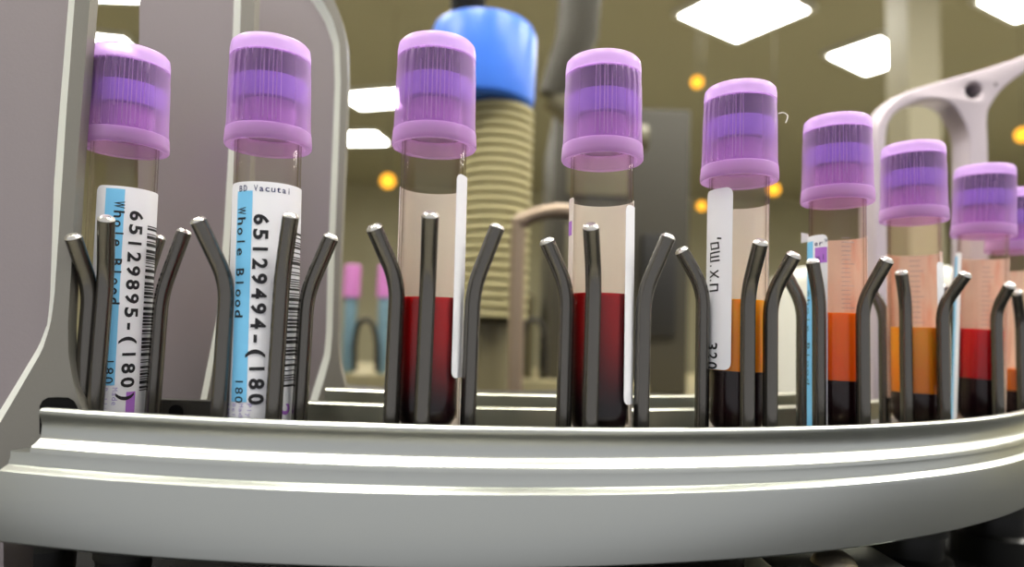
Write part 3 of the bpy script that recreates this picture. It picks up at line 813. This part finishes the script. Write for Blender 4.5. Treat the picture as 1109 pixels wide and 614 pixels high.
# pale housing behind the amber tubes
wp = at(940, 440, 420); wp.z = -51.9
dome = thing('white_drum', 'white rounded drum behind the orange and amber tubes', 'drum', wp)
Hd = at(940, 294, 420).z - wp.z
bm = lathe([(0, 0), (60, 0), (60, Hd - 10), (58, Hd - 4), (52, Hd), (0, Hd + 1)], 64); obj('shell', bm, mat('white_enamel', (214, 212, 200), 0, .45), dome)
bm = lathe([(60.2, 8), (61.5, 8), (61.5, 16), (60.2, 16)], 64); obj('band', bm, DKGREY, dome)

# ------------------------------------------------------------------ the room
FLOOR, CEIL = -960.0, 1620.0
X0, X1, Y0, Y1 = -3600, 5200, -1500, 7200
OLIVE = mat('olive_wall_paint', (172, 166, 138), 0, .7, col2=(164, 158, 130), scale=2)
def slab(name, lo, hi, m):
    return struct(obj(name, box(bmesh.new(), lo, hi), m, None, False))
slab('floor', (X0, Y0, FLOOR - 80), (X1, Y1, FLOOR), mat('pale_floor', (190, 186, 170), 0, .5, col2=(180, 176, 160), scale=3))
slab('ceiling', (X0, Y0, CEIL), (X1, Y1, CEIL + 80), mat('ceiling_tiles', (164, 158, 130), 0, .8))
slab('wall_back', (X0, Y1, FLOOR), (X1, Y1 + 80, CEIL), OLIVE)
slab('wall_left', (X0 - 80, Y0, FLOOR), (X0, Y1, CEIL), OLIVE)
slab('wall_right', (X1, 900, FLOOR), (X1 + 80, Y1, CEIL), OLIVE)
# the machine stands on a cabinet
cab = thing('machine_cabinet', 'grey cabinet carrying the whole machine under the black deck', 'cabinet', (20, 380, FLOOR))
bm = bmesh.new(); box(bm, (-400, -290, 40), (400, 300, -FLOOR - 0 + -62.2), 6); obj('body', bm, DKM2, cab)
bm = bmesh.new(); box(bm, (-380, -270, 0), (380, 280, 39.8), 3); obj('plinth', bm, DKM3, cab)
# lab bench carrying the background machines
bt = at(900, 425, 900).z
bench = thing('lab_bench', 'long olive grey bench far behind the rack', 'bench', (200, 1150, FLOOR))
zt2 = BT
bm = bmesh.new(); box(bm, (-1400, -430, zt2 - 40 - FLOOR), (1800, 350, zt2 - FLOOR), 4); obj('worktop', bm, mat('bench_top', (128, 118, 84), 0, .5), bench)
for sx in (-1350, 1750):
    for sy in (-420, 300):
        bm = bmesh.new(); box(bm, (sx - 25, sy - 25, 0), (sx + 25, sy + 25, zt2 - 40.2 - FLOOR), 3); obj('leg', bm, DKM, bench)

LIGHT = emit('fluorescent_diffuser', (255, 252, 244), 22)
def panel(cx, cy, w, d, rz, label):
    o = thing('ceiling_light', label, 'light', (cx, cy, CEIL - 26), (0, 0, rz), 'square fluorescent ceiling lights')
    bm = bmesh.new(); box(bm, (-w / 2, -d / 2, 0), (w / 2, d / 2, 6), .5)
    obj('diffuser', bm, LIGHT, o)
    bm = bmesh.new()
    for (x0, x1, y0, y1) in ((-w / 2 - 25, w / 2 + 25, d / 2 + .5, d / 2 + 25), (-w / 2 - 25, w / 2 + 25, -d / 2 - 25, -d / 2 - .5), (-w / 2 - 25, -w / 2 - .5, -d / 2, d / 2), (w / 2 + .5, w / 2 + 25, -d / 2, d / 2)):
        box(bm, (x0, y0, -4), (x1, y1, 25.5), 1)
    obj('surround', bm, mat('white_trim', (210, 208, 198), 0, .5), o)
def panel_px(quad, label):
    P = [at_z(px, py, CEIL - 26) for px, py in quad]
    c = sum(P, Vector()) / 4
    e1 = ((P[1] - P[0]) + (P[2] - P[3])) / 2; e2 = ((P[3] - P[0]) + (P[2] - P[1])) / 2
    w, d = e1.length, e2.length; rz = math.atan2(e1.y, e1.x)
    print('PANEL', label, [round(v) for v in c], round(w), round(d), round(math.degrees(rz)), 'ang', round(math.degrees(e1.angle(e2))))
    panel(c.x, c.y, w, d, rz, label)
panel_px([(737, 17), (800, 46), (874, 9), (812, -22)], 'large bright ceiling light at upper right centre')
panel_px([(897, 60), (938, 81), (993, 62), (952, 41)], 'smaller ceiling light farther off, above the orange plasma tube')
panel_px([(1060, 2), (1098, 24), (1160, 2), (1118, -20)], 'ceiling light cut off by the top right corner')
panel_px([(97, 44), (113, 60), (136, 50), (120, 34)], 'far ceiling light just behind the cap of the leftmost tube')
panel_px([(368, 148), (382, 160), (414, 152), (398, 140)], 'lower of the two ceiling lights glowing between rear bracket and third tube')
panel_px([(384, 108), (405, 124), (436, 106), (415, 91)], 'upper of the two ceiling lights glowing between rear bracket and third tube')
for cx, cy in ((-1500, -300), (-300, -300), (900, -300), (2100, -300), (-1200, 1000), (300, 1000), (1800, 1000), (-1900, 2800), (3700, 2300), (3900, 3900), (3300, 600)):  # far right ones are unseen extras, added to brighten the rail's right end
    panel(cx, cy, 600, 600, 0, 'ceiling light out of view; those at far right are added to brighten the rail')
def spot(px, py, dep, label, r=28):
    p = at(px, py, dep)
    o = thing('globe_lamp', label, 'lamp', p, group='small warm lamps far back')
    o0 = p
    bm = bmesh.new(); bmesh.ops.create_uvsphere(bm, u_segments=20, v_segments=12, radius=r)
    obj('globe', bm, emit('warm_globe', (255, 176, 48), 2.2), o)
    bm = tube_path([Vector((0, 0, r * .95)), Vector((0, 0, CEIL - p.z - .5))], 1.3, 8); obj('cord', bm, DKM, o)
spot(755, 89, 3200, 'warm lamp dot above the cap of the tube labelled 320')
spot(838, 205, 3200, 'warm lamp dot just right of the tube labelled 320')
spot(760, 223, 3200, 'warm lamp dot just left of the tube labelled 320', 22)
spot(420, 196, 3200, 'warm lamp dot left of the third tube', 34)
spot(1108, 146, 3200, 'warm lamp dot at the right edge behind the casting', 34)
# pillar
pp = at(1001, 60, 2400)
slab('trim_1', (pp.x - 60, pp.y, FLOOR), (pp.x + 60, pp.y + 140, CEIL), mat('pillar_paint', (146, 139, 114), 0, .6))

# ------------------------------------------------------------------ light
w = bpy.data.worlds.new('world'); sc.world = w; w.use_nodes = True
w.node_tree.nodes['Background'].inputs['Color'].default_value = lin((232, 232, 238))
w.node_tree.nodes['Background'].inputs['Strength'].default_value = .6
sc.view_settings.view_transform = 'Standard'; sc.view_settings.look = 'None'; sc.view_settings.gamma = 1
sc.view_settings.use_curve_mapping = False
sc.view_settings.exposure = 0.25
sc.cycles.use_denoising = True
sc.cycles.max_bounces = 14; sc.cycles.transparent_max_bounces = 24
sc.cycles.caustics_reflective = False; sc.cycles.caustics_refractive = False
sc.cycles.sample_clamp_indirect = 6
